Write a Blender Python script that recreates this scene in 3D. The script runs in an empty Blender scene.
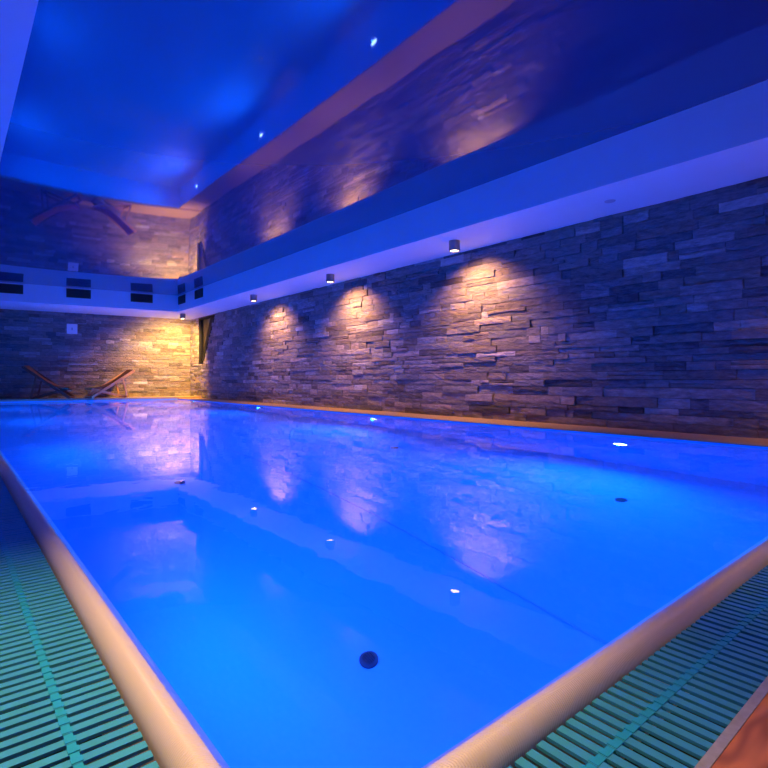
import bpy, bmesh, math, random
from mathutils import Vector, Matrix

S = 0.55            # metres per layout unit (= camera height above the water)
rnd = random.Random(7)
sc = bpy.context.scene
COL = sc.collection

# ------------------------------------------------------------------ helpers
def V(x, y, z):
    return Vector((x * S, y * S, z * S))

def link(name, bm, mat, parent=None, smooth=False, origin=None):
    me = bpy.data.meshes.new(name)
    if origin is not None:
        bmesh.ops.translate(bm, vec=-origin, verts=bm.verts)
    bm.normal_update()
    bm.to_mesh(me)
    bm.free()
    if smooth:
        for p in me.polygons:
            p.use_smooth = True
    me.materials.append(mat)
    o = bpy.data.objects.new(name, me)
    COL.objects.link(o)
    if parent is not None:
        o.parent = parent
    elif origin is not None:
        o.location = origin
    return o

def empty(name, loc, rot=(0, 0, 0)):
    o = bpy.data.objects.new(name, None)
    o.empty_display_size = 0.1
    COL.objects.link(o)
    o.location = loc
    o.rotation_euler = rot
    return o

def tag(o, label, cat, group=None):
    o['label'] = label
    o['category'] = cat
    if group:
        o['group'] = group
    return o

def struct(o, label=None):
    o['kind'] = 'structure'
    if label:
        o['label'] = label
    return o

def copy_tree(o, parent=None):
    c = o.copy()
    COL.objects.link(c)
    c.parent = parent
    for ch in [x for x in bpy.data.objects if x.parent == o and x.type != 'LIGHT']:
        copy_tree(ch, c)
    return c

def box(bm, lo, hi, m=None):
    vs = []
    for x in (lo[0], hi[0]):
        for y in (lo[1], hi[1]):
            for z in (lo[2], hi[2]):
                p = Vector((x, y, z))
                if m is not None:
                    p = m @ p
                vs.append(bm.verts.new(p))
    fs = []
    for f in ((0, 1, 3, 2), (4, 6, 7, 5), (0, 4, 5, 1), (2, 3, 7, 6), (0, 2, 6, 4), (1, 5, 7, 3)):
        fs.append(bm.faces.new([vs[i] for i in f]))
    return vs, fs

def poly(bm, pts):
    return bm.faces.new([bm.verts.new(p) for p in pts])

def bar(bm, a, b, w, h, up=Vector((0, 1, 0))):
    """rectangular bar from a to b; w along 'up', h across"""
    a = Vector(a); b = Vector(b)
    d = (b - a); L = d.length; d.normalize()
    s = d.cross(up).normalized()
    u = up.normalized()
    vs = []
    for t in (0, L):
        for i, j in ((-1, -1), (1, -1), (1, 1), (-1, 1)):
            vs.append(bm.verts.new(a + d * t + u * (i * w / 2) + s * (j * h / 2)))
    for f in ((0, 1, 2, 3), (7, 6, 5, 4), (0, 4, 5, 1), (1, 5, 6, 2), (2, 6, 7, 3), (3, 7, 4, 0)):
        bm.faces.new([vs[i] for i in f])

def lathe(bm, prof, m=Matrix.Identity(4), seg=40):
    """revolve (r, z) profile about z"""
    rings = []
    for r, z in prof:
        if r < 1e-6:
            rings.append([bm.verts.new(m @ Vector((0, 0, z)))])
        else:
            rings.append([bm.verts.new(m @ Vector((r * math.cos(2 * math.pi * k / seg), r * math.sin(2 * math.pi * k / seg), z))) for k in range(seg)])
    for a, b in zip(rings, rings[1:]):
        for k in range(seg):
            k2 = (k + 1) % seg
            if len(a) == 1 and len(b) == 1:
                continue
            if len(a) == 1:
                bm.faces.new((a[0], b[k], b[k2]))
            elif len(b) == 1:
                bm.faces.new((a[k], b[0], a[k2]))
            else:
                bm.faces.new((a[k], b[k], b[k2], a[k2]))

# ---------------------------------------------------------------- materials
def new_mat(name):
    m = bpy.data.materials.new(name)
    m.use_nodes = True
    nt = m.node_tree
    b = nt.nodes['Principled BSDF']
    return m, nt, b

def N(nt, t, **kw):
    n = nt.nodes.new(t)
    for k, v in kw.items():
        setattr(n, k, v)
    return n

def pmat(name, col, rough=0.5, metal=0.0, noise=0.0, nscale=20.0, bump=0.0, spec=0.5):
    m, nt, b = new_mat(name)
    b.inputs['Roughness'].default_value = rough
    b.inputs['Metallic'].default_value = metal
    b.inputs['Specular IOR Level'].default_value = spec
    tc = N(nt, 'ShaderNodeTexCoord')
    nz = N(nt, 'ShaderNodeTexNoise')
    nz.inputs['Scale'].default_value = nscale
    nz.inputs['Detail'].default_value = 5
    nt.links.new(tc.outputs['Object'], nz.inputs['Vector'])
    mx = N(nt, 'ShaderNodeMix', data_type='RGBA')
    mx.inputs[6].default_value = tuple(c * (1 - noise) for c in col) + (1,)
    mx.inputs[7].default_value = tuple(min(1, c * (1 + noise)) for c in col) + (1,)
    nt.links.new(nz.outputs['Fac'], mx.inputs[0])
    nt.links.new(mx.outputs[2], b.inputs['Base Color'])
    if bump:
        bp = N(nt, 'ShaderNodeBump')
        bp.inputs['Strength'].default_value = bump
        bp.inputs['Distance'].default_value = 0.01
        nt.links.new(nz.outputs['Fac'], bp.inputs['Height'])
        nt.links.new(bp.outputs['Normal'], b.inputs['Normal'])
    return m

def emit(name, col, strength):
    m, nt, b = new_mat(name)
    b.inputs['Base Color'].default_value = (0.8, 0.8, 0.8, 1)
    b.inputs['Emission Color'].default_value = (*col, 1)
    b.inputs['Emission Strength'].default_value = strength
    return m

# plaster
M_plaster = pmat('white_plaster', (0.70, 0.80, 0.85), 0.6, noise=0.03, nscale=3, bump=0.02)
M_slate = pmat('slate_blue_plaster', (0.22, 0.25, 0.32), 0.7, noise=0.1, nscale=3)
# glossy stretch ceiling
def ceiling_mat():
    m, nt, b = new_mat('glossy_stretch_ceiling')
    b.inputs['Base Color'].default_value = (0.035, 0.06, 0.17, 1)
    b.inputs['Roughness'].default_value = 0.035
    b.inputs['IOR'].default_value = 1.95
    tc = N(nt, 'ShaderNodeTexCoord'); nz = N(nt, 'ShaderNodeTexNoise')
    nz.inputs['Scale'].default_value = 0.6
    nz.inputs['Detail'].default_value = 1.5
    nt.links.new(tc.outputs['Object'], nz.inputs['Vector'])
    bp = N(nt, 'ShaderNodeBump'); bp.inputs['Strength'].default_value = 0.06
    bp.inputs['Distance'].default_value = 0.03
    nt.links.new(nz.outputs['Fac'], bp.inputs['Height'])
    nt.links.new(bp.outputs['Normal'], b.inputs['Normal'])
    return m
M_ceiling = ceiling_mat()

def stone_mat():
    m, nt, b = new_mat('split_face_ledgestone')
    b.inputs['Roughness'].default_value = 0.8
    b.inputs['Specular IOR Level'].default_value = 0.3
    at = N(nt, 'ShaderNodeAttribute', attribute_name='stone_tone')
    sep = N(nt, 'ShaderNodeSeparateColor')
    nt.links.new(at.outputs['Color'], sep.inputs[0])
    tc = N(nt, 'ShaderNodeTexCoord')
    mp = N(nt, 'ShaderNodeMapping'); mp.inputs['Scale'].default_value = (1, 1, 3)
    nt.links.new(tc.outputs['Object'], mp.inputs['Vector'])
    n1 = N(nt, 'ShaderNodeTexNoise'); n1.inputs['Scale'].default_value = 9; n1.inputs['Detail'].default_value = 8
    n1.inputs['Roughness'].default_value = 0.65
    nt.links.new(mp.outputs[0], n1.inputs['Vector'])
    add = N(nt, 'ShaderNodeMath', operation='MULTIPLY_ADD'); add.inputs[1].default_value = 0.75
    sub = N(nt, 'ShaderNodeMath', operation='SUBTRACT'); sub.inputs[1].default_value = 0.38
    nt.links.new(n1.outputs['Fac'], sub.inputs[0])
    nt.links.new(sub.outputs[0], add.inputs[0]); nt.links.new(sep.outputs[0], add.inputs[2])
    cr = N(nt, 'ShaderNodeValToRGB')
    e = cr.color_ramp.elements
    e[0].position = 0.0; e[0].color = (0.035, 0.033, 0.04, 1)
    e[1].position = 1.0; e[1].color = (0.60, 0.54, 0.52, 1)
    x = e.new(0.35); x.color = (0.13, 0.11, 0.12, 1)
    x = e.new(0.7); x.color = (0.32, 0.27, 0.26, 1)
    nt.links.new(add.outputs[0], cr.inputs[0])
    hue = N(nt, 'ShaderNodeMix', data_type='RGBA', blend_type='MULTIPLY')
    hue.inputs[0].default_value = 1
    cr2 = N(nt, 'ShaderNodeValToRGB')
    e2 = cr2.color_ramp.elements
    e2[0].color = (0.88, 0.95, 1.05, 1); e2[1].color = (1.08, 0.94, 0.86, 1)
    nt.links.new(sep.outputs[1], cr2.inputs[0])
    nt.links.new(cr.outputs[0], hue.inputs[6]); nt.links.new(cr2.outputs[0], hue.inputs[7])
    nt.links.new(hue.outputs[2], b.inputs['Base Color'])
    n2 = N(nt, 'ShaderNodeTexNoise'); n2.inputs['Scale'].default_value = 16; n2.inputs['Detail'].default_value = 10
    n2.inputs['Roughness'].default_value = 0.7
    nt.links.new(mp.outputs[0], n2.inputs['Vector'])
    bp = N(nt, 'ShaderNodeBump'); bp.inputs['Strength'].default_value = 1.0; bp.inputs['Distance'].default_value = 0.035
    nt.links.new(n2.outputs['Fac'], bp.inputs['Height'])
    nt.links.new(bp.outputs['Normal'], b.inputs['Normal'])
    return m
M_stone = stone_mat()
M_mortar = pmat('dark_stone_backing', (0.03, 0.028, 0.03), 0.9, noise=0.3)

def liner_mat():
    m, nt, b = new_mat('blue_pool_liner')
    b.inputs['Roughness'].default_value = 0.6
    b.inputs['Specular IOR Level'].default_value = 0.1
    tc = N(nt, 'ShaderNodeTexCoord')
    nz = N(nt, 'ShaderNodeTexNoise'); nz.inputs['Scale'].default_value = 1.2; nz.inputs['Detail'].default_value = 3
    nt.links.new(tc.outputs['Object'], nz.inputs['Vector'])
    mx = N(nt, 'ShaderNodeMix', data_type='RGBA')
    mx.inputs[6].default_value = (0.10, 0.50, 0.80, 1); mx.inputs[7].default_value = (0.13, 0.56, 0.86, 1)
    nt.links.new(nz.outputs['Fac'], mx.inputs[0])
    nt.links.new(mx.outputs[2], b.inputs['Base Color'])
    return m
M_liner = liner_mat()
M_seam = pmat('liner_seam', (0.08, 0.42, 0.72), 0.6)

def water_mat():
    m, nt, b = new_mat('still_pool_water')
    out = nt.nodes['Material Output']
    nt.nodes.remove(b)
    g = N(nt, 'ShaderNodeBsdfGlass'); g.inputs['IOR'].default_value = 1.333
    g.inputs['Roughness'].default_value = 0.0
    g.inputs['Color'].default_value = (0.97, 0.99, 1, 1)
    tc = N(nt, 'ShaderNodeTexCoord')
    nz = N(nt, 'ShaderNodeTexNoise'); nz.inputs['Scale'].default_value = 5.0; nz.inputs['Detail'].default_value = 2
    nt.links.new(tc.outputs['Object'], nz.inputs['Vector'])
    bp = N(nt, 'ShaderNodeBump'); bp.inputs['Strength'].default_value = 0.10; bp.inputs['Distance'].default_value = 0.008
    nt.links.new(nz.outputs['Fac'], bp.inputs['Height'])
    nt.links.new(bp.outputs['Normal'], g.inputs['Normal'])
    nt.links.new(g.outputs[0], out.inputs['Surface'])
    return m
M_water = water_mat()

def rim_mat():
    m, nt, b = new_mat('cream_ribbed_rim_tile')
    b.inputs['Base Color'].default_value = (0.84, 0.80, 0.72, 1)
    b.inputs['Roughness'].default_value = 0.32
    at = N(nt, 'ShaderNodeAttribute', attribute_name='run')
    sep = N(nt, 'ShaderNodeSeparateColor')
    nt.links.new(at.outputs['Color'], sep.inputs[0])
    mul = N(nt, 'ShaderNodeMath', operation='MULTIPLY'); mul.inputs[1].default_value = 2 * math.pi / 0.0050
    si = N(nt, 'ShaderNodeMath', operation='SINE')
    nt.links.new(sep.outputs[0], mul.inputs[0]); nt.links.new(mul.outputs[0], si.inputs[0])
    bp = N(nt, 'ShaderNodeBump'); bp.inputs['Strength'].default_value = 0.6; bp.inputs['Distance'].default_value = 0.001
    nt.links.new(si.outputs[0], bp.inputs['Height'])
    nt.links.new(bp.outputs['Normal'], b.inputs['Normal'])
    return m
M_rim = rim_mat()

M_grate = pmat('turquoise_grate_plastic', (0.05, 0.42, 0.66), 0.4, noise=0.18, nscale=14)
M_joint = pmat('turquoise_joint_plastic', (0.02, 0.44, 0.70), 0.4, noise=0.1, nscale=30)
M_gutter = pmat('dark_gutter', (0.006, 0.012, 0.015), 0.7, noise=0.2)
M_edging = pmat('grey_blue_stone_edging', (0.42, 0.46, 0.50), 0.5, noise=0.25, nscale=60, bump=0.15)

def wood_floor_mat():
    m, nt, b = new_mat('red_brown_wood_deck')
    b.inputs['Roughness'].default_value = 0.45
    tc = N(nt, 'ShaderNodeTexCoord')
    mp = N(nt, 'ShaderNodeMapping'); mp.inputs['Scale'].default_value = (1.2, 6, 6)
    mp.inputs['Location'].default_value = (0.3, 0.17, 0)
    nt.links.new(tc.outputs['Object'], mp.inputs['Vector'])
    nz = N(nt, 'ShaderNodeTexNoise'); nz.inputs['Scale'].default_value = 2.2; nz.inputs['Detail'].default_value = 2
    nt.links.new(mp.outputs[0], nz.inputs['Vector'])
    mul = N(nt, 'ShaderNodeMath', operation='MULTIPLY'); mul.inputs[1].default_value = 42
    si = N(nt, 'ShaderNodeMath', operation='SINE')
    nt.links.new(nz.outputs['Fac'], mul.inputs[0]); nt.links.new(mul.outputs[0], si.inputs[0])
    cr = N(nt, 'ShaderNodeValToRGB')
    e = cr.color_ramp.elements
    e[0].position = 0.0; e[0].color = (0.45, 0.15, 0.05, 1)
    e[1].position = 1.0; e[1].color = (0.80, 0.30, 0.10, 1)
    ml = N(nt, 'ShaderNodeMath', operation='MULTIPLY_ADD'); ml.inputs[1].default_value = 0.5; ml.inputs[2].default_value = 0.5
    nt.links.new(si.outputs[0], ml.inputs[0]); nt.links.new(ml.outputs[0], cr.inputs[0])
    nt.links.new(cr.outputs[0], b.inputs['Base Color'])
    return m
M_wood_floor = wood_floor_mat()
M_tan_deck = pmat('tan_stone_deck', (0.50, 0.33, 0.18), 0.45, noise=0.15, nscale=8)
M_lamp_body = pmat('brushed_grey_metal', (0.35, 0.33, 0.32), 0.35, metal=0.9, noise=0.05)
M_lamp_lens = emit('warm_lamp_lens', (1.0, 0.62, 0.30), 14)
M_pool_lens = emit('pool_light_lens', (0.20, 0.34, 1.0), 26)
M_steel = pmat('steel_ring', (0.6, 0.6, 0.62), 0.3, metal=1.0)
M_drain = pmat('dark_blue_inlet', (0.03, 0.05, 0.10), 0.6, noise=0.2, nscale=40)
M_drain_line = pmat('inlet_slots', (0.008, 0.012, 0.03), 0.6)
M_vent = pmat('black_vent', (0.012, 0.012, 0.018), 0.6, noise=0.1)
M_vent_slat = pmat('vent_louvre', (0.03, 0.03, 0.04), 0.5)
M_plate = pmat('white_plate', (0.85, 0.85, 0.85), 0.4, noise=0.03)
M_chair_wood = pmat('dark_chair_wood', (0.16, 0.055, 0.025), 0.45, noise=0.3, nscale=25)
M_chair_wood2 = pmat('light_chair_wood', (0.48, 0.24, 0.11), 0.45, noise=0.2, nscale=25)
M_sling_o = pmat('rust_orange_sling', (0.55, 0.16, 0.05), 0.8, noise=0.15, nscale=30)
M_sling_b = pmat('dark_brown_sling', (0.09, 0.025, 0.018), 0.8, noise=0.15, nscale=30)
M_frame = pmat('black_window_frame', (0.010, 0.010, 0.014), 0.7, spec=0.2)
def glass_mat():
    m, nt, b = new_mat('window_glass')
    b.inputs['Base Color'].default_value = (0.08, 0.14, 0.28, 1)
    b.inputs['Roughness'].default_value = 0.5
    b.inputs['Specular IOR Level'].default_value = 0.15
    b.inputs['Transmission Weight'].default_value = 1
    b.inputs['IOR'].default_value = 1.06
    return m
M_glass = glass_mat()

# ------------------------------------------------------------------- layout
XW, XE, XF = 10.55, 9.37, 8.85         # right wall, water edge, fascia
ZS, ZC = 4.42, 5.23                    # soffit, ceiling
DEP = 3.15
XL, YN = -3.2, -4.0                    # left wall, near wall
def y_wall(x): return 29.7 + 0.15 * (XW - x)
def y_fas(x): return 26.6 + 0.17 * (XF - x)
def y_pool(x): return 28.25 + 0.15 * (XE - x)
LX = 0.625                             # left soffit edge
NY = 0.2                               # near soffit edge
RA, RB = 0.50, 0.925                   # apex of left / near rim
GZ = -0.06                             # grate level
GX0, GX1 = 0.09, 0.45
GY0, GY1 = 0.546, 0.90
DZ = 0.10                              # far deck step

# ------------------------------------------------------------- room shell
bm = bmesh.new()
a = V(XL, YN, 0)
for lo, hi in (((XL, YN), (XW, GY0 - 0.03)), ((XL, GY0 - 0.03), (GX0 - 0.03, 33))):
    box(bm, V(lo[0], lo[1], -0.5), V(hi[0], hi[1], GZ))
struct(link('floor', bm, M_wood_floor), 'red brown wooden deck beside the near overflow grate')

bm = bmesh.new()
box(bm, V(XE, GY0 - 0.03, -0.6), V(XW + 0.1, 29.9, 0.012))
struct(link('floor', bm, M_tan_deck), 'narrow tan deck strip along the foot of the long stone wall')

bm = bmesh.new()
x0, x1 = GX0 - 0.03, XE
pts = [(x0, y_pool(x0)), (x1, y_pool(x1)), (XW, y_pool(XW)), (XW, y_wall(XW) + 0.1), (x0, y_wall(x0) + 0.1)]
pts.insert(0, (XL, y_pool(x0) + 0.5)); pts.append((XL, y_wall(XL) + 0.1))
top = [V(x, y, DZ) for x, y in pts]; botp = [V(x, y, -0.6) for x, y in pts]
tv = [bm.verts.new(p) for p in top]; bv = [bm.verts.new(p) for p in botp]
bm.faces.new(tv); bm.faces.new(list(reversed(bv)))
for i in range(len(tv)):
    j = (i + 1) % len(tv)
    bm.faces.new((tv[j], tv[i], bv[i], bv[j]))
struct(link('floor', bm, M_tan_deck), 'raised tan deck at the far end of the pool under the deck chairs')

# left, near walls
bm = bmesh.new(); box(bm, V(XL - 0.3, YN - 0.3, -0.5), V(XL, 34, ZC + 0.2))
struct(link('wall_left', bm, M_slate))
bm = bmesh.new(); box(bm, V(XL, YN - 0.3, -0.5), V(XW + 0.4, YN, ZC + 0.2))
struct(link('wall_near', bm, M_slate))

# window opening in the right wall (a slanting reveal)
WY1, WZ0 = 28.35, 1.95
def w_near(z): return 27.75 - (z - WZ0) / (4.3 - WZ0) * 1.55   # slanted near edge

def stones(bm, u0, u1, z0, z1, place, rr, skip=None):
    """courses of split-face stones; place(u, depth, z) -> Vector"""
    lay = bm.loops.layers.float_color.new('stone_tone')
    z = z0
    while z < z1 - 0.02:
        hh = rr.choice((0.12, 0.155, 0.165, 0.175, 0.20))
        if z + hh > z1 - 0.07:
            hh = z1 - z
        u = u0 - rr.random() * 0.6
        while u < u1:
            ln = rr.uniform(0.35, 1.35) if rr.random() < 0.7 else rr.uniform(0.18, 0.5)
            segs = [(z, z + hh)]
            if hh > 0.15 and rr.random() < 0.16:
                segs = [(z, z + hh / 2), (z + hh / 2, z + hh)]
            for za, zb in segs:
                spans = [(max(u, u0), min(u + ln, u1))]
                if skip:
                    spans = skip(spans[0], (za + zb) / 2)
                for a, b in spans:
                    if b - a < 0.03:
                        continue
                    g = 0.004
                    p = rr.triangular(0.015, 0.085, 0.03)
                    # front face split into several columns and 3 rows with uneven depth
                    nc = max(2, int((b - a) / 0.13)); nr = 3
                    til = rr.uniform(-0.012, 0.012)
                    tone = (min(1, max(0, rr.gauss(0.5, 0.12))), rr.random(), 0, 1)
                    grid = []
                    for r in range(nr + 1):
                        row = []
                        for c in range(nc + 1):
                            uu = a + g + (b - a - 2 * g) * c / nc
                            zz = za + g + (zb - za - 2 * g) * r / nr
                            e = 0.008 if (r in (0, nr) or c in (0, nc)) else 0
                            d = p + til * (2 * c / nc - 1) + rr.uniform(-0.009, 0.009) - e
                            row.append(bm.verts.new(place(uu, d, zz)))
                        grid.append(row)
                    fs = []
                    for r in range(nr):
                        for c in range(nc):
                            fs.append(bm.faces.new((grid[r][c], grid[r][c + 1], grid[r + 1][c + 1], grid[r + 1][c])))
                    # sides back to the wall
                    ring = grid[0][:] + [grid[r][nc] for r in range(1, nr + 1)] + [grid[nr][c] for c in range(nc - 1, -1, -1)] + [grid[r][0] for r in range(nr - 1, 0, -1)]
                    uz = [(a + g + (b - a - 2 * g) * c / nc, za + g) for c in range(nc + 1)] + \
                         [(b - g, za + g + (zb - za - 2 * g) * r / nr) for r in range(1, nr + 1)] + \
                         [(a + g + (b - a - 2 * g) * c / nc, zb - g) for c in range(nc - 1, -1, -1)] + \
                         [(a + g, za + g + (zb - za - 2 * g) * r / nr) for r in range(nr - 1, 0, -1)]
                    back = [bm.verts.new(place(q[0], -0.03, q[1])) for q in uz]
                    n = len(ring)
                    for i in range(n):
                        j = (i + 1) % n
                        fs.append(bm.faces.new((ring[j], ring[i], back[i], back[j])))
                    for f in fs:
                        for l in f.loops:
                            l[lay] = tone
            u += ln
        z += hh

def skip_right(span, z):
    a, b = span
    if z < WZ0 or z > 4.36:
        return [span]
    n = w_near(z)
    out = []
    if a < n: out.append((a, min(b, n)))
    if b > WY1: out.append((max(a, WY1), b))
    return out

bm = bmesh.new()
stones(bm, YN, y_wall(XW) + 0.05, 0.0, ZS + 0.02, lambda u, d, z: V(XW - d + 0.03, u, z), random.Random(11), skip_right)
wr = struct(link('wall_right', bm, M_stone), 'long split-face stone wall beside the pool')
# backing with the window hole
bm = bmesh.new()
xb = XW + 0.05
def q(pts): poly(bm, [V(xb, y, z) for y, z in pts])
q([(YN, -0.1), (YN, ZC), (w_near(4.36), ZC), (w_near(4.36), 4.36), (w_near(WZ0), WZ0), (w_near(WZ0), -0.1)])
q([(WY1, -0.1), (WY1, ZC), (31, ZC), (31, -0.1)])
q([(w_near(WZ0), -0.1), (w_near(WZ0), WZ0), (WY1, WZ0), (WY1, -0.1)])
q([(w_near(4.36), 4.36), (w_near(4.36), ZC), (WY1, ZC), (WY1, 4.36)])
link('backing', bm, M_mortar, wr)

bm = bmesh.new()
A = (XW + 0.05, y_wall(XW)); B = (XL, y_wall(XL))
dl = Vector((B[0] - A[0], B[1] - A[1])); LEN = dl.length; dl.normalize()
nrm = Vector((-dl.y, dl.x))
if nrm.y > 0: nrm = -nrm
def place_far(u, d, z): return V(A[0] + dl.x * u + nrm.x * (d - 0.03), A[1] + dl.y * u + nrm.y * (d - 0.03), z)
stones(bm, 0, LEN, DZ, ZS + 0.02, place_far, random.Random(5))
bmesh.ops.reverse_faces(bm, faces=bm.faces)
wf = struct(link('wall_far', bm, M_stone), 'short stone wall behind the deck chairs')
bm = bmesh.new()
poly(bm, [place_far(-0.5, -0.02, -0.1), place_far(-0.5, -0.02, ZC), place_far(LEN + .5, -0.02, ZC), place_far(LEN + .5, -0.02, -0.1)])
link('backing', bm, M_mortar, wf)

# soffits with fascias
def slab(name, pts, z0, z1, mat, label=None):
    bm = bmesh.new()
    lo = [bm.verts.new(V(x, y, z0)) for x, y in pts]; hi = [bm.verts.new(V(x, y, z1)) for x, y in pts]
    bm.faces.new(list(reversed(lo))); bm.faces.new(hi)
    for i in range(len(lo)):
        j = (i + 1) % len(lo)
        bm.faces.new((lo[i], lo[j], hi[j], hi[i]))
    return struct(link(name, bm, mat), label)
slab('trim_1', [(XF, YN), (XW + 0.3, YN), (XW + 0.3, 31), (XF, 31)], ZS, ZC + 0.15, M_plaster, 'white soffit box above the long stone wall')
slab('trim_2', [(XL, y_fas(XL)), (XF, y_fas(XF)), (XF, 31.5), (XL, 33.5)], ZS, ZC + 0.15, M_plaster, 'white soffit box across the far end')
slab('trim_3', [(XL, YN), (LX, YN), (LX, y_fas(LX)), (XL, y_fas(XL))], ZS, ZC + 0.15, M_plaster, 'white soffit box along the left side')
slab('trim_4', [(LX, YN), (XF, YN), (XF, NY), (LX, NY)], ZS, ZC + 0.15, M_plaster, 'white soffit box above the near end')

# glossy ceiling: a gently bowed membrane
bm = bmesh.new()
nx, ny = 24, 60
grid = []
for j in range(ny + 1):
    row = []
    for i in range(nx + 1):
        x = LX + (XF - LX) * i / nx
        yf = y_fas(x)
        y = NY + (yf - NY) * j / ny
        uu, vv = 2 * i / nx - 1, 2 * j / ny - 1
        row.append(bm.verts.new(V(x, y, ZC - 0.11 * (1 - uu * uu) * (1 - vv ** 4))))
    grid.append(row)
for j in range(ny):
    for i in range(nx):
        bm.faces.new((grid[j][i], grid[j + 1][i], grid[j + 1][i + 1], grid[j][i + 1]))
struct(link('ceiling', bm, M_ceiling, smooth=True), 'glossy dark blue stretch ceiling mirroring the pool')
slab('ceiling', [(XL, YN), (XW + .3, YN), (XW + .3, 34), (XL, 34)], ZC + 0.16, ZC + 0.3, M_plaster, 'slab above the stretch ceiling')

# ------------------------------------------------------------------ the pool
PX0, PX1, PY0 = RA + 0.086, XE - 0.002, RB + 0.086
bm = bmesh.new()
c = [(PX0, PY0), (PX1, PY0), (PX1, y_pool(PX1) - .002), (PX0, y_pool(PX0) - .002)]
poly(bm, [V(x, y, -DEP) for x, y in c])
for i in range(4):
    j = (i + 1) % 4
    poly(bm, [V(c[i][0], c[i][1], 0.0 if i in (1, 2) else -0.12), V(c[j][0], c[j][1], 0.0 if i in (1, 2) else -0.12), V(*c[j], -DEP), V(*c[i], -DEP)])
basin = struct(link('pool_basin', bm, M_liner), 'blue lined swimming pool basin')
bm = bmesh.new()
box(bm, V(4.53, PY0, -DEP), V(4.555, y_pool(4.5) - 0.05, -DEP + 0.008))
link('floor_seam', bm, M_seam, basin)

bm = bmesh.new()
w = [(RA + 0.05, RB + 0.05), (PX1, RB + 0.05), (PX1, y_pool(PX1) - .003), (RA + 0.05, y_pool(RA) - .003)]
poly(bm, [V(x, y, -0.018) for x, y in w])
water = link('pool_water', bm, M_water)
tag(water, 'still glowing blue water filling the swimming pool', 'water'); water['kind'] = 'stuff'

# overflow rim (L-shaped: along the left side and the near end)
prof = [(0.085, -0.25), (0.085, -0.075), (0.072, -0.042), (0.05, -0.018), (0.025, -0.005), (0.0, 0.0), (-0.022, -0.012), (-0.04, -0.035), (-0.047, -0.07), (-0.047, -0.45)]
bm = bmesh.new()
lay = bm.loops.layers.float_color.new('run')
nseg = 1
for leg in (0, 1):
    rows = []
    for t in (0, 1):
        r = []
        for off, z in prof:
            cx, cy = RA + off, RB + off           # mitred corner
            if leg == 0:
                p = (cx, cy if t == 0 else y_pool(cx) - 0.004)
            else:
                p = (cx if t == 0 else XE - 0.004, cy)
            r.append((bm.verts.new(V(p[0], p[1], z)), (p[1] if leg == 0 else p[0]) * S))
        rows.append(r)
    for k in range(len(prof) - 1):
        quad = [rows[0][k], rows[0][k + 1], rows[1][k + 1], rows[1][k]]
        if leg == 1: quad.reverse()
        f = bm.faces.new([v[0] for v in quad])
        f.smooth = True
        for l, v in zip(f.loops, quad):
            l[lay] = (v[1], 0, 0, 1)
rim = link('pool_rim', bm, M_rim)
for p in rim.data.polygons: p.use_smooth = True
tag(rim, 'cream rounded overflow rim running along the left side and near end of the pool', 'pool rim')

# gutter below the grates
bm = bmesh.new()
box(bm, V(GX0 - 0.03, GY0 - 0.03, -0.5), V(XE, GY1 + 0.01, -0.36))
box(bm, V(GX0 - 0.03, GY1 + 0.01, -0.5), V(GX1 + 0.002, y_pool(0), -0.36))
struct(link('gutter', bm, M_gutter), 'dark overflow gutter under the grates')
# stone edging
bm = bmesh.new()
box(bm, V(GX0 - 0.03, GY0 - 0.03, -0.45), V(XE, GY0 - 0.002, GZ + 0.004))
box(bm, V(GX0 - 0.03, GY0 - 0.002, -0.45), V(GX0 - 0.002, y_pool(0), GZ + 0.004))
struct(link('stone_edging', bm, M_edging), 'thin grey blue stone strip between grate and wooden deck')

PITCH = 0.0525
def grate(root, along, lo, hi, a0, a1, ctr):
    """along: axis index of the run; slats cross it between lo..hi"""
    rr = random.Random(3)
    bm = bmesh.new(); n = int((a1 - a0) / PITCH)
    for k in range(n):
        s = a0 + k * PITCH; e = s + PITCH * 0.60
        jit = rr.uniform(-0.0015, 0.0015)
        if along == 1:
            box(bm, V(lo, s, GZ - 0.010), V(hi, e, GZ + jit))
        else:
            box(bm, V(s, lo, GZ - 0.010), V(e, hi, GZ + jit))
    link('slats', bm, M_grate, root)
    bm = bmesh.new()
    for k in range(n - 1):
        s = a0 + k * PITCH + PITCH * 0.55; e = a0 + (k + 1) * PITCH + PITCH * 0.07
        s2 = a0 + k * PITCH; e2 = s2 + PITCH * 0.60
        for (p0, p1, w, zt) in ((s, e, 0.012, GZ - 0.001), (s2 + .003, e2 - .003, 0.015, GZ + 0.0035)):
            if along == 1:
                box(bm, V(ctr - w, p0, GZ - 0.03), V(ctr + w, p1, zt))
            else:
                box(bm, V(p0, ctr - w, GZ - 0.03), V(p1, ctr + w, zt))
    link('centre_joint', bm, M_joint, root)
g = empty('overflow_grate', (0, 0, 0))
tag(g, 'turquoise slatted overflow grate along the left side of the pool', 'grate', 'slatted overflow grates')
grate(g, 1, GX0, GX1 - 0.006, GY1 + 0.01, y_pool(0) - 0.1, 0.275)
g = empty('overflow_grate', (0, 0, 0))
tag(g, 'blue green slatted overflow grate across the near end, beside the wooden deck', 'grate', 'slatted overflow grates')
grate(g, 0, GY0, GY1 - 0.026, GX1 + 0.02, XE - 0.05, 0.73)

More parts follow.
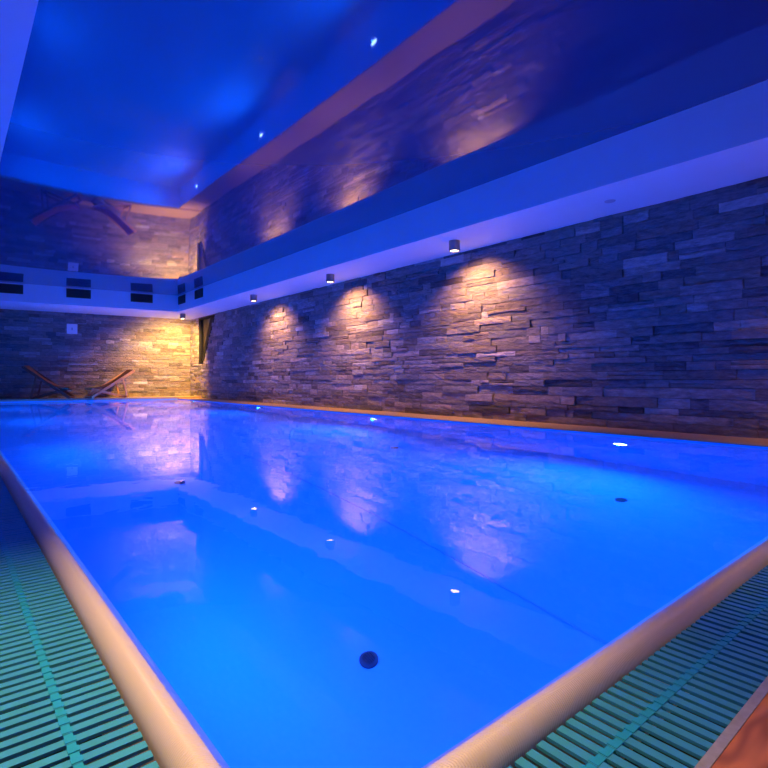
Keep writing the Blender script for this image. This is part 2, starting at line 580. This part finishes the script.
# --------------------------------------------------------------- downlights
def make_lamp():
    root = empty('surface_downlight', (0, 0, 0))
    bm = bmesh.new()
    r, h = 0.135 * S, 0.25 * S
    lathe(bm, [(0, 0), (r, 0), (r, -h + .004), (r - 0.004, -h), (r - 0.014, -h), (r - 0.018, -h + 0.02), (0, -h + 0.02)])
    link('housing', bm, M_lamp_body, root, smooth=False)
    bm = bmesh.new()
    lathe(bm, [(0, -h + 0.006), (r - 0.020, -h + 0.008), (r - 0.020, -h + 0.016), (0, -h + 0.016)])
    link('lens', bm, M_lamp_lens, root)
    return root, h
proto, LH = make_lamp()
lamps = [
    (9.55, 8.7, 'short grey cylinder downlight above the long stone wall, nearest and largest in view', 1.0),
    (9.50, 14.05, 'short grey cylinder downlight above the long stone wall, second from the near end', 1.1),
    (9.42, 19.4, 'short grey cylinder downlight above the long stone wall, third from the near end', 0.8),
    (9.3, 27.3, 'small cylinder downlight in the far corner washing the end wall golden', 13),
    (9.55, -0.3, 'cylinder downlight above the long stone wall, out past the right edge', 0.8),
    (0.05, 1.6, 'cylinder downlight under the left soffit near the camera', 3.3),
    (-0.9, 8.7, 'added unseen downlight under the left soffit, lighting the left deck', 0.2),  # extra lamp out of view, added to light the left deck
    (3.8, -0.9, 'added unseen downlight under the near soffit, warming the wooden deck', 0.9),  # extra lamp behind the camera, added for warm light on the wood
]
WARM = (1.0, 0.50, 0.17)
for i, (x, y, lab, pw) in enumerate(lamps):
    o = proto if i == 0 else copy_tree(proto)
    o.location = V(x, y, ZS)
    tag(o, lab, 'ceiling light', 'cylinder downlights on the soffits')
    l = bpy.data.lights.new('downlight_beam', 'SPOT')
    wall_lamp = x > 9 and y < 25
    corner = y > 25
    l.energy = (230 if wall_lamp else 85) * pw; l.color = (1.0, 0.55, 0.10) if corner else (1.0, 0.57, 0.23) if x < 1 else WARM
    l.spot_size = math.radians(124 if wall_lamp else 120 if corner else 66 if x < 1 else 84); l.spot_blend = 1.0
    l.shadow_soft_size = 0.03
    lo = bpy.data.objects.new('downlight_beam', l); COL.objects.link(lo)
    lo.parent = o; lo.location = (0, 0, -LH - 0.01)
    # the beams are tilted towards the wall they wash
    aim = Vector((0.6, 0, -1)) if wall_lamp else Vector((0.1, 1.0, -0.95)) if corner else Vector((0, 0, -1))
    lo.rotation_euler = aim.to_track_quat('-Z', 'Y').to_euler()

# small flush sensor on the soffit
bm = bmesh.new()
lathe(bm, [(0, 0), (0.10 * S, 0), (0.09 * S, -0.006), (0.05 * S, -0.010), (0, -0.010)], Matrix.Translation(V(9.7, 4.85, ZS)))
tag(link('ceiling_sensor', bm, pmat('grey_sensor', (0.5, 0.5, 0.54), 0.5), origin=V(9.7, 4.85, ZS)), 'small flat round sensor flush on the white soffit', 'sensor')

# -------------------------------------------------------------- pool lights
POOLC = (0.0, 0.135, 1.0)
def make_pool_light():
    root = empty('underwater_light', (0, 0, 0))      # local +z points into the pool
    bm = bmesh.new()
    lathe(bm, [(0.17 * S, 0), (0.17 * S, 0.012), (0.15 * S, 0.02), (0.13 * S, 0.018), (0.13 * S, 0)])
    link('bezel', bm, M_steel, root)
    bm = bmesh.new()
    lathe(bm, [(0.13 * S, 0.006), (0.10 * S, 0.016), (0, 0.022)])
    link('lens', bm, M_pool_lens, root)
    return root
pl = make_pool_light()
spots = [(XE - 0.005, 4.48, 1), (XE - 0.005, 11.6, 1), (XE - 0.005, 18.75, 1), (XE - 0.005, 25.7, 1),
         (PX0 + 0.002, 4.48, 0), (PX0 + 0.002, 11.6, 0), (PX0 + 0.002, 18.75, 0), (PX0 + 0.002, 25.7, 0)]  # left row is unseen, added to fill the basin with blue light
plab = {4.48: 'the near end', 11.6: 'the second lamp down the wall', 18.75: 'the third lamp down the wall', 25.7: 'the far corner'}
for i, (x, y, right) in enumerate(spots):
    o = pl if i == 0 else copy_tree(pl)
    o.location = V(x, y, -1.2)
    o.rotation_euler = (0, math.radians(-90 if right else 90), 0)
    tag(o, 'glowing round underwater light in the %s pool wall by %s' % ('right' if right else 'left (added fill light)', plab[y]), 'pool light', 'underwater lights in the pool walls')
    l = bpy.data.lights.new('pool_beam', 'SPOT')
    l.energy = 420 if right else 210; l.color = POOLC
    l.spot_size = math.radians(170); l.spot_blend = 0.6
    l.shadow_soft_size = 0.012
    lo = bpy.data.objects.new('pool_beam', l); COL.objects.link(lo)
    lo.parent = o; lo.location = (0, 0, 0.05); lo.rotation_euler = (math.pi, 0, 0)

# floor inlets
def make_inlet():
    root = empty('floor_inlet', (0, 0, 0))
    bm = bmesh.new()
    lathe(bm, [(0.085 * S, 0), (0.083 * S, 0.008), (0.06 * S, 0.014), (0, 0.016)])
    link('cover', bm, M_drain, root)
    bm = bmesh.new()
    for k in range(-2, 3):
        hw = math.sqrt(max(0, 0.055 ** 2 - (k * 0.02) ** 2)) * S
        box(bm, (k * 0.02 * S - 0.002, -hw, 0.012), (k * 0.02 * S + 0.002, hw, 0.018))
    link('slots', bm, M_drain_line, root)
    return root
fi = make_inlet()
for i, (x, y, lab) in enumerate([
        (2.88, 3.65, 'round dark inlet in the pool floor, nearest and largest'),
        (7.43, 3.55, 'small dark inlet in the pool floor just below the bright patch on the right'),
        (7.43, 8.5, 'small dark inlet in the pool floor out past the middle near the long wall'),
        (2.85, 8.5, 'small dark inlet in the pool floor below the reflection of the golden corner')]):
    o = fi if i == 0 else copy_tree(fi)
    o.location = V(x, y, -DEP)
    tag(o, lab, 'pool inlet', 'inlets in the pool floor')

# --------------------------------------------------------------- air vents
def make_vent():
    root = empty('air_vent', (0, 0, 0))       # local x width, z height, faces -y
    W, H = 0.97 * S, 0.40 * S
    bm = bmesh.new()
    box(bm, (-W / 2, -0.006, -H / 2), (W / 2, 0.0, H / 2))
    link('backplate', bm, M_vent, root)
    bm = bmesh.new()
    t = 0.012
    box(bm, (-W / 2, -0.018, H / 2 - t), (W / 2, -0.006, H / 2)); box(bm, (-W / 2, -0.018, -H / 2), (W / 2, -0.006, -H / 2 + t))
    box(bm, (-W / 2, -0.018, -H / 2 + t), (-W / 2 + t, -0.006, H / 2 - t)); box(bm, (W / 2 - t, -0.018, -H / 2 + t), (W / 2, -0.006, H / 2 - t))
    link('frame', bm, M_vent, root)
    bm = bmesh.new()
    for k in range(6):
        z = -H / 2 + t + (H - 2 * t) * (k + 0.5) / 6
        box(bm, (-W / 2 + t, -0.014, z - 0.003), (W / 2 - t, -0.006, z + 0.003))
    link('louvres', bm, M_vent_slat, root)
    return root
av = make_vent()
fang = math.atan2(-0.17, 1)
vents = [('f', 2.05, 'black rectangular air vent in the far fascia, leftmost'),
         ('f', 4.60, 'black rectangular air vent in the far fascia above the white wall plate'),
         ('f', 7.20, 'black rectangular air vent in the far fascia, last one before the corner'),
         ('r', 26.08, 'black air vent on the right fascia, right beside the far corner'),
         ('r', 23.8, 'black air vent on the right fascia, the nearer of the two by the corner')]
for i, (k, p, lab) in enumerate(vents):
    o = av if i == 0 else copy_tree(av)
    if k == 'f':
        o.location = V(p, y_fas(p), 4.965); o.rotation_euler = (0, 0, fang)
    else:
        o.location = V(XF, p, 4.965); o.rotation_euler = (0, 0, -math.pi / 2)
    tag(o, lab, 'vent', 'air vents under the ceiling')

# --------------------------------------------- small white plate on far wall
u = (A[0] - 4.85) / abs(dl.x)
pc = place_far(u, 0.10, 3.60)
root = empty('wall_plate', pc, (0, 0, math.atan2(-0.15, 1)))
tag(root, 'small square white plate on the far stone wall above the deck chairs', 'wall plate')
bm = bmesh.new(); hw = 0.235 * S
box(bm, (-hw, -0.01, -hw * 1.08), (hw, 0.05, hw * 1.08))
bmesh.ops.bevel(bm, geom=bm.edges[:], offset=0.004, segments=2, affect='EDGES')
link('plate', bm, M_plate, root)
bm = bmesh.new()
box(bm, (-0.02, -0.016, -0.035), (0.02, -0.01, 0.035))
link('inset', bm, pmat('grey_inset', (0.5, 0.5, 0.55), 0.5), root)

# ------------------------------------------------------------------- window
bm = bmesh.new()
def wb(y0a, y0b, z0, y1a, y1b, z1, xa, xc):
    lo = [V(xa, y0a, z0), V(xc, y0a, z0), V(xc, y0b, z0), V(xa, y0b, z0)]
    hi = [V(xa, y1a, z1), V(xc, y1a, z1), V(xc, y1b, z1), V(xa, y1b, z1)]
    L = [bm.verts.new(p) for p in lo]; H_ = [bm.verts.new(p) for p in hi]
    bm.faces.new(list(reversed(L))); bm.faces.new(H_)
    for i in range(4):
        j = (i + 1) % 4
        bm.faces.new((L[i], L[j], H_[j], H_[i]))
zt = 4.36
wb(WY1 - 0.22, WY1, WZ0, WY1 - 0.22, WY1, zt, XW - 0.02, XW + 0.12)
wb(w_near(WZ0), w_near(WZ0) + .22, WZ0, w_near(zt), w_near(zt) + .5, zt, XW - 0.03, XW + 0.12)
wb(w_near(zt), WY1, zt - 0.1, w_near(zt), WY1, zt, XW - 0.03, XW + 0.12)
wb(w_near(WZ0), WY1, WZ0, w_near(WZ0), WY1, WZ0 + 0.08, XW - 0.03, XW + 0.12)
win = struct(link('window_1', bm, M_frame), 'dark narrow window with a slanting edge in the far corner')
bm = bmesh.new()
xg = XW + 0.06
poly(bm, [V(xg, w_near(WZ0), WZ0), V(xg, WY1, WZ0), V(xg, WY1, zt), V(xg, w_near(zt), zt)])
link('window_pane', bm, M_glass, win)
slab('wall_outside', [(XW + 0.9, 25), (XW + 1.0, 25), (XW + 1.0, 31), (XW + 0.9, 31)], -0.5, ZC, M_vent, 'dark void behind the corner window')

# -------------------------------------------------------------- deck chairs
def make_chair(name, wood, sling, padded):
    """folding deck chair seen in profile; local x: foot end at 0, back top at +2.05 (units), y width"""
    root = empty(name, (0, 0, 0))
    U = S
    W = 0.9 * U
    P = lambda x, y, z: Vector((x * U, y, z * U))
    yy = Vector((0, 1, 0))
    # A: long back rails from the front foot to the top of the back
    for s in (-1, 1):
        bm = bmesh.new(); bar(bm, P(0.02, s * W / 2, 0.03), P(2.05, s * W / 2, 1.38), 0.03, 0.065)
        link('back_rail', bm, wood, root)
        bm = bmesh.new(); bar(bm, P(0.05, s * (W / 2 - 0.04), 0.46), P(1.68, s * (W / 2 - 0.04), 0.03), 0.03, 0.05)
        link('seat_rail', bm, wood, root)
        bm = bmesh.new(); bar(bm, P(1.46, s * (W / 2 + 0.03), 0.98), P(1.68, s * (W / 2 + 0.03), 0.06), 0.025, 0.045)
        link('strut', bm, wood, root)
    for nm, x, z in (('top_bar', 2.03, 1.37), ('front_bar', 0.06, 0.45), ('foot_bar', 0.05, 0.05), ('rear_bar', 1.66, 0.05)):
        bm = bmesh.new(); bar(bm, P(x, -W / 2 - 0.03, z), P(x, W / 2 + 0.03, z), 0.045, 0.045, up=Vector((0, 0, 1)))
        link('cross_bar', bm, wood, root)
    # sling: from the top bar sagging under to the front bar
    bm = bmesh.new()
    n = 24; ring = []
    for k in range(n + 1):
        t = k / n
        # quadratic curve through a low control point
        p0, p1, p2 = Vector((2.00, 1.45)), Vector((0.90, 0.42)), Vector((0.06, 0.50))
        p = (1 - t) ** 2 * p0 + 2 * t * (1 - t) * p1 + t * t * p2
        r = []
        for y, dz in ((-W / 2 + 0.05, 0), (W / 2 - 0.05, 0), (W / 2 - 0.05, -padded), (-W / 2 + 0.05, -padded)):
            r.append(bm.verts.new(P(p.x, y, p.y) + Vector((0, 0, dz))))
        ring.append(r)
    for a_, b_ in zip(ring, ring[1:]):
        for i in range(4):
            j = (i + 1) % 4
            bm.faces.new((a_[i], b_[i], b_[j], a_[j]))
    bm.faces.new(ring[0]); bm.faces.new(list(reversed(ring[-1])))
    o = link('sling', bm, sling, root)
    return root
cz = DZ
c1 = make_chair('deck_chair', M_chair_wood2, M_sling_b, 0.02)
yc = lambda x: (y_pool(x) + y_wall(x)) / 2 - 0.12
c1.location = V(5.30, yc(6.3) - 0.28, cz); c1.rotation_euler = (0, 0, math.radians(8))
tag(c1, 'folding wooden deck chair with dark brown sling, nearer the golden corner, facing left', 'deck chair', 'deck chairs at the far end')
c2 = make_chair('deck_chair', M_chair_wood, M_sling_o, 0.035)
c2.location = V(4.68, yc(3.9) - 0.35, cz); c2.rotation_euler = (0, 0, math.pi - math.radians(22)); c2.scale = (0.96, 1, 1.1)
tag(c2, 'folding wooden deck chair with rust orange sling, the left one facing right', 'deck chair', 'deck chairs at the far end')

# ------------------------------------------------------------ world, camera
w = bpy.data.worlds.new('World'); sc.world = w; w.use_nodes = True
w.node_tree.nodes['Background'].inputs[0].default_value = (0.01, 0.03, 0.12, 1)
w.node_tree.nodes['Background'].inputs[1].default_value = 0.2

F_PX = 520.3
cam = bpy.data.cameras.new('camera')
cam.sensor_width = 36; cam.lens = 36 * F_PX / 768
cam.shift_y = -4 / 768
cam.clip_start = 0.01
co = bpy.data.objects.new('camera', cam); COL.objects.link(co)
co.location = (0, 0, S)
co.rotation_euler = (math.radians(90), 0, math.radians(-39.96))
sc.camera = co

sc.view_settings.view_transform = 'Standard'
sc.view_settings.look = 'None'
sc.view_settings.gamma = 1
sc.view_settings.use_curve_mapping = False
sc.view_settings.exposure = 0.1
cy = sc.cycles
cy.max_bounces = 12; cy.diffuse_bounces = 4; cy.glossy_bounces = 6; cy.transmission_bounces = 8
cy.caustics_reflective = True; cy.caustics_refractive = True
cy.blur_glossy = 0.5
cy.sample_clamp_indirect = 6
cy.use_denoising = True
